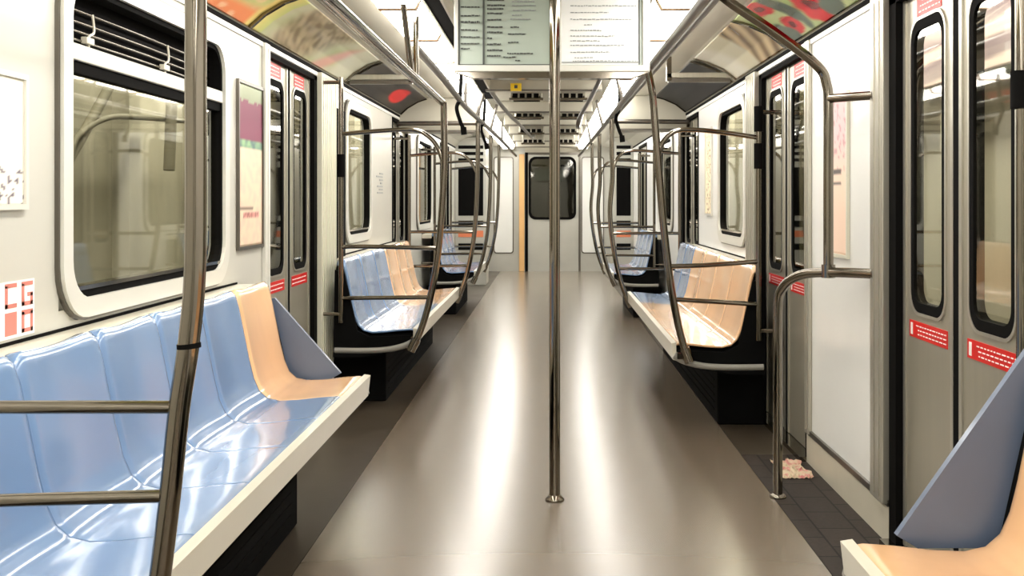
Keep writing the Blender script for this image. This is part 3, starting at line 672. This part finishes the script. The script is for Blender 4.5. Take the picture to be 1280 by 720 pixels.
# nearest left pole (y = 1.93)
y = 1.93
pole_set(y, [(-.735, y, .40), (-.7215, y, .50), (-.702, y, .66), (-.686, y, .814), (-.6685, y, .933), (-.657, y, 1.06), (-.655, y, 1.25), (-.655, y, 1.50), (-.650, y, 1.64), (-.61, y, 1.757)],
         [[(-.69, y, .8155), (-1.12, y, .8155)], [(-.70, y, .651), (-1.11, y, .640)]], -1.235, (.48, 1.75), 'tall curved steel pole nearest the camera, at left over blue seats', .0198, ring_z=(-.6675, y, .925))
# second left bench
y = 5.93
pole_set(y, [(-.785, y, .345), (-.735, y, .447), (-.685, y, .607), (-.640, y, .835), (-.612, y, 1.109), (-.597, y, 1.383), (-.597, y, 1.60), (-.600, y, 1.757)],
         [[(-1.185, y, 1.575), (-.95, y, 1.595), (-.77, y, 1.60), (-.69, y, 1.565), (-.635, y, 1.50), (-.600, y, 1.40)], [(-1.185, y, .925), (-1.1, y, .935), (-.63, y, .925)], [(-1.185, y, .64), (-.68, y, .645)]],
         -1.185, (.50, 1.90), 'curved steel pole at the near end of second left bench', clamps=(1.33,))
y = 5.33
pole_set(y, [(.72, y, .375), (.690, y, .455), (.655, y, .60), (.620, y, .80), (.590, y, 1.05), (.568, y, 1.30), (.552, y, 1.50), (.530, y, 1.75), (.505, y, 1.87)],
         [[(.562, y, 1.38), (.575, y, 1.48), (.640, y, 1.548), (.735, y, 1.56), (.90, y, 1.545), (1.07, y, 1.52)], [(.625, y, .86), (.80, y, .865), (1.075, y, .885)], [(.645, y, .69), (1.075, y, .665)]],
         1.075, (.48, 1.68), 'curved steel pole at the near end of second right bench', clamps=(1.55, 1.36))
def far_pole(y, side, lab, name='grab_pole'):
    f = FL if side < 0 else FR; k = .17 if side < 0 else .135; a = abs(f)
    top = .60 if side < 0 else .51
    pole_set(y, [(side * (a + .02), y, .34), (side * (a - .03), y, .447), (side * (a - .08), y, .607), (side * (a - .125), y, .835), (side * (a - .15), y, 1.109), (side * (top + .005), y, 1.383), (side * top, y, 1.60), (side * top, y, 1.87)],
             [[(side * (a + .41), y, 1.575), (side * (a + .05), y, 1.60), (side * (a - .08), y, 1.55), (side * (top + .005), y, 1.42)], [(side * (a + .41), y, .93), (side * (a - .13), y, .93)], [(side * (a + .41), y, .64), (side * (a - .08), y, .645)]],
             side * (a + .415), (.50, 1.75), lab, name=name)
far_pole(8.42, 1, 'curved steel pole at the far end of second right bench'); far_pole(8.80, -1, 'curved steel pole at the far end of second left bench')
far_pole(10.76, -1, 'slim distant curved pole at near end of far left bench'); far_pole(10.46, 1, 'slim distant curved pole at near end of far right bench')
far_pole(12.52, -1, 'farthest curved pole on the left, with bench end behind it'); far_pole(12.22, 1, 'farthest curved pole on the right, with bench end behind it')
# centre pole
e = empty('centre_pole', (.0235, 4.16, 0), 'straight vertical steel pole standing in the middle of the aisle', 'grab pole')
g = MB(); g.tube([(.0235, 4.16, 0), (.0235, 4.16, 2.15)], .0215, M['steel'], 24, False); put(g, 'pole', e)
g = MB(); g.lathe((.0235, 4.16, 0), [(.038, 0), (.038, .006), (.030, .012), (.024, .022)], M['steel'], 24); put(g, 'floor_flange', e)
g = MB(); g.lathe((.0235, 4.16, 2.15), [(.024, -.022), (.034, -.010), (.038, 0)], M['steel'], 24); put(g, 'ceiling_flange', e)
# windscreen stanchion by the right door
e = empty('door_stanchion', (.925, 4.2, 0), 'bent steel grab rail beside the narrow poster, rising from the tiles', 'grab pole')
g = MB(); g.tube([(.925, 4.2, 0), (.925, 4.2, .45), (.925, 4.2, .76), (.940, 4.17, .85), (.985, 4.08, .905), (1.06, 3.95, .925), (1.19, 3.72, .935)], .019, M['steel'], 18); put(g, 'lower_rail', e)
g = MB(); g.tube([(1.062, 3.95, .93), (1.062, 3.95, 1.20), (1.062, 3.95, 1.55), (1.055, 3.95, 1.64), (1.02, 3.95, 1.71), (.86, 3.95, 1.835), (.69, 3.95, 1.95), (.60, 3.95, 2.03)], .019, M['steel'], 18); put(g, 'upper_rail', e)
g = MB(); g.tube([(1.062, 3.95, 1.585), (1.19, 3.72, 1.577)], .017, M['steel'], 14, False); put(g, 'crossbar', e)
g = MB(); g.tube([(1.062, 3.95, .905), (1.062, 3.95, .955)], .026, M['steel'], 16, False); put(g, 'joint', e)
g = MB(); g.lathe((.925, 4.2, 0), [(.034, 0), (.034, .006), (.024, .015)], M['steel'], 20); put(g, 'floor_flange', e)
for z in (.935, 1.577):
    g = MB(); g.tube([(1.178, 3.742, z), (1.19, 3.72, z)], .027, M['darksteel'], 16, False); put(g, 'wall_flange', e)
# right edge pole with clamp
e = empty('door_side_pole', (1.12, 2.50, 0), 'thin pole with black clamp at the right picture edge', 'grab pole')
g = MB(); g.tube([(1.135, 2.50, .60), (1.135, 2.50, 1.93)], .011, M['steel'], 14, False); put(g, 'pole', e)
g = MB(); g.tube([(1.135, 2.50, 1.42), (1.135, 2.50, 1.51)], .024, M['rubber'], 14, False); put(g, 'clamp', e)
g = MB(); g.tube([(1.135, 2.50, 1.49), (1.16, 2.48, 1.53), (1.19, 2.42, 1.53)], .009, M['darksteel'], 10); put(g, 'bracket', e)
g = MB(); g.tube([(1.135, 2.50, .66), (1.19, 2.50, .66)], .011, M['steel'], 10); put(g, 'foot_bracket', e)
# overhead rails
def rail(pts, lab, hang, r=.019, m='steel', par=None):
    e = empty('overhead_rail', pts[0], lab, 'grab rail')
    g = MB(); g.tube(pts, r, M[m], 16); put(g, 'rail', e)
    if par:
        g = MB(); g.tube(par, r * .75, M[m], 14); put(g, 'second_rail', e)
    for h in hang:
        g = MB(); g.tube([h[0], h[1]], .013, M[m], 12, False); put(g, 'hanger', e)
rail([(-.61, -1, 1.757), (-.61, 3, 1.757), (-.61, 5.95, 1.757)], 'near left overhead grab rail running above the blue seats', [((-.61, 4.78, 1.757), (-.61, 4.78, 2.05)), ((-.61, 4.62, 1.757), (-.63, 4.50, 2.05)), ((-.61, 1.0, 1.757), (-.61, 1.0, 2.05))],
     par=[(-.665, -1, 1.79), (-.665, 3, 1.79), (-.665, 5.9, 1.79)])
rail([(-.61, 4.78, 1.90), (-.60, 6.0, 1.89), (-.60, 7.5, 1.87), (-.57, 9.3, 1.87), (-.53, 12, 1.87), (-.50, 15.8, 1.87)], 'far left overhead grab rail below the light panels', [((-.60, 7.5, 1.87), (-.60, 7.5, 2.05)), ((-.59, 8.5, 1.87), (-.52, 8.5, 2.12)), ((-.56, 10.0, 1.87), (-.50, 10.0, 2.12)), ((-.54, 12.0, 1.87), (-.54, 12.0, 2.1))], m='darksteel')
rail([(.53, -1, 1.88), (.53, 3, 1.88), (.515, 6, 1.88), (.50, 9.0, 1.87), (.48, 12, 1.87), (.46, 15.8, 1.87)], 'right overhead grab rail running the length of the car', [((.53, 2.5, 1.88), (.53, 2.5, 2.12)), ((.51, 7.2, 1.88), (.46, 7.2, 2.1)), ((.50, 9.6, 1.87), (.44, 9.6, 2.12)), ((.48, 12.0, 1.87), (.44, 12.0, 2.12))],
     m='darksteel', par=[(.60, -1, 1.92), (.60, 3, 1.92), (.585, 6, 1.92), (.56, 9.0, 1.905)])
for side, W, x0, y, lab in ((-1, WL, -.57, 9.05, 'dark transverse rail from left overhead rail to wall'), (1, WR, .50, 8.85, 'dark transverse rail from right overhead rail to wall')):
    g = MB(); g.tube([(x0, y, 1.87), (W, y, 1.865)], .02, M['darksteel'], 14, False); tag(g.build('transverse_rail'), lab, 'grab rail')

# ------------------------------------------------------------------ far equipment cabinets
def cabinet(x0, x1, y, lab):
    e = empty('equipment_cabinet', ((x0 + x1) / 2, y, 0), lab, 'cabinet'); w0, w1 = x0 + .05, x1 - .04
    g = MB(); g.box(x0, x1, y, y + .6, 0, 2.08, M['enddoor'], .01); put(g, 'body', e)
    g = MB(); g.box(w0, w1, y - .008, y, .98, 1.66, M['rubber'], .003); put(g, 'window_panel', e)
    for z in (1.74, 1.83, 1.92):
        g = MB(); g.box(w0, w1, y - .008, y, z, z + .045, M['rubber']); put(g, 'louvre', e)
    for z in (.50, .68, .82):
        g = MB(); g.box(w0, w1, y - .008, y, z, z + .09, M['black' if z != .68 else 'orange']); put(g, 'louvre', e)
cabinet(-1.32, -.88, 14.6, 'tall equipment cabinet with black window at far left'); cabinet(.90, 1.19, 14.6, 'tall equipment cabinet with black window at far right')

# crumpled paper on the tiles
bm = bmesh.new(); bmesh.ops.create_grid(bm, x_segments=14, y_segments=14, size=.5)
for v in bm.verts:
    p = v.co.copy(); n = noise.noise((p.x * 5, p.y * 5, 1)); v.co = Vector((1.075 + p.x * .13 + n * .02, 4.62 + p.y * .30, .004 + abs(noise.noise((p.x * 7, p.y * 6, 5))) * .02))
me = bpy.data.meshes.new('paper_scrap'); bm.to_mesh(me); bm.free(); o = bpy.data.objects.new('paper_scrap', me); COL.objects.link(o)
at = me.color_attributes.new('ink', 'FLOAT_COLOR', 'POINT')
for i, v in enumerate(me.vertices):
    c = mixc(C(196, 180, 150), C(190, 110, 110), sst(0, .3, noise.noise((v.co.x * 40, v.co.y * 30, 4)))); at.data[i].color = (*c, 1)
me.materials.append(M['printm']); md = o.modifiers.new('thick', 'SOLIDIFY'); md.thickness = .002
tag(o, 'crumpled pinkish paper scrap on the dark tiles behind the bent rail', 'paper')

# ------------------------------------------------------------------ camera, world, added lights
cd = bpy.data.cameras.new('camera'); cam = bpy.data.objects.new('camera', cd); COL.objects.link(cam)
cam.location = (0, 0, H); cam.rotation_euler = (math.pi / 2, 0, 0)
cd.sensor_width = 36; cd.lens = 36 * F / 1280; cd.shift_x = -(VX - 640) / 1280; cd.shift_y = -(360 - VY) / 1280; cd.clip_start = .02
S.camera = cam
w = bpy.data.worlds.new('world'); S.world = w; w.use_nodes = True
w.node_tree.nodes['Background'].inputs[0].default_value = (1, .97, .88, 1); w.node_tree.nodes['Background'].inputs[1].default_value = .05
for x in (-2.0, 1.9):                                  # added unseen fill lights that brighten the tunnel wall outside the windows
    for y in (1.0, 4.0, 7.0, 10.0, 13.0, 16.0):
        ld = bpy.data.lights.new('tunnel_fill', 'AREA'); ld.energy = 40; ld.color = (1, .96, .80); ld.shape = 'RECTANGLE'; ld.size = .2; ld.size_y = 2.6
        lo = bpy.data.objects.new('tunnel_fill', ld); COL.objects.link(lo); lo.location = (x, y, 2.7); lo.rotation_euler = (0, math.radians(25 if x < 0 else -25), 0)
ld = bpy.data.lights.new('end_fill', 'POINT'); ld.energy = 8; ld.shadow_soft_size = .1; lo = bpy.data.objects.new('end_fill', ld); COL.objects.link(lo); lo.location = (-.2, YE + .35, 2.3)  # added fill light for the panel behind the end door
S.view_settings.view_transform = 'Standard'; S.view_settings.look = 'None'; S.view_settings.gamma = 1; S.view_settings.exposure = 1.0
S.view_settings.use_curve_mapping = False
S.cycles.max_bounces = 8; S.cycles.transparent_max_bounces = 8
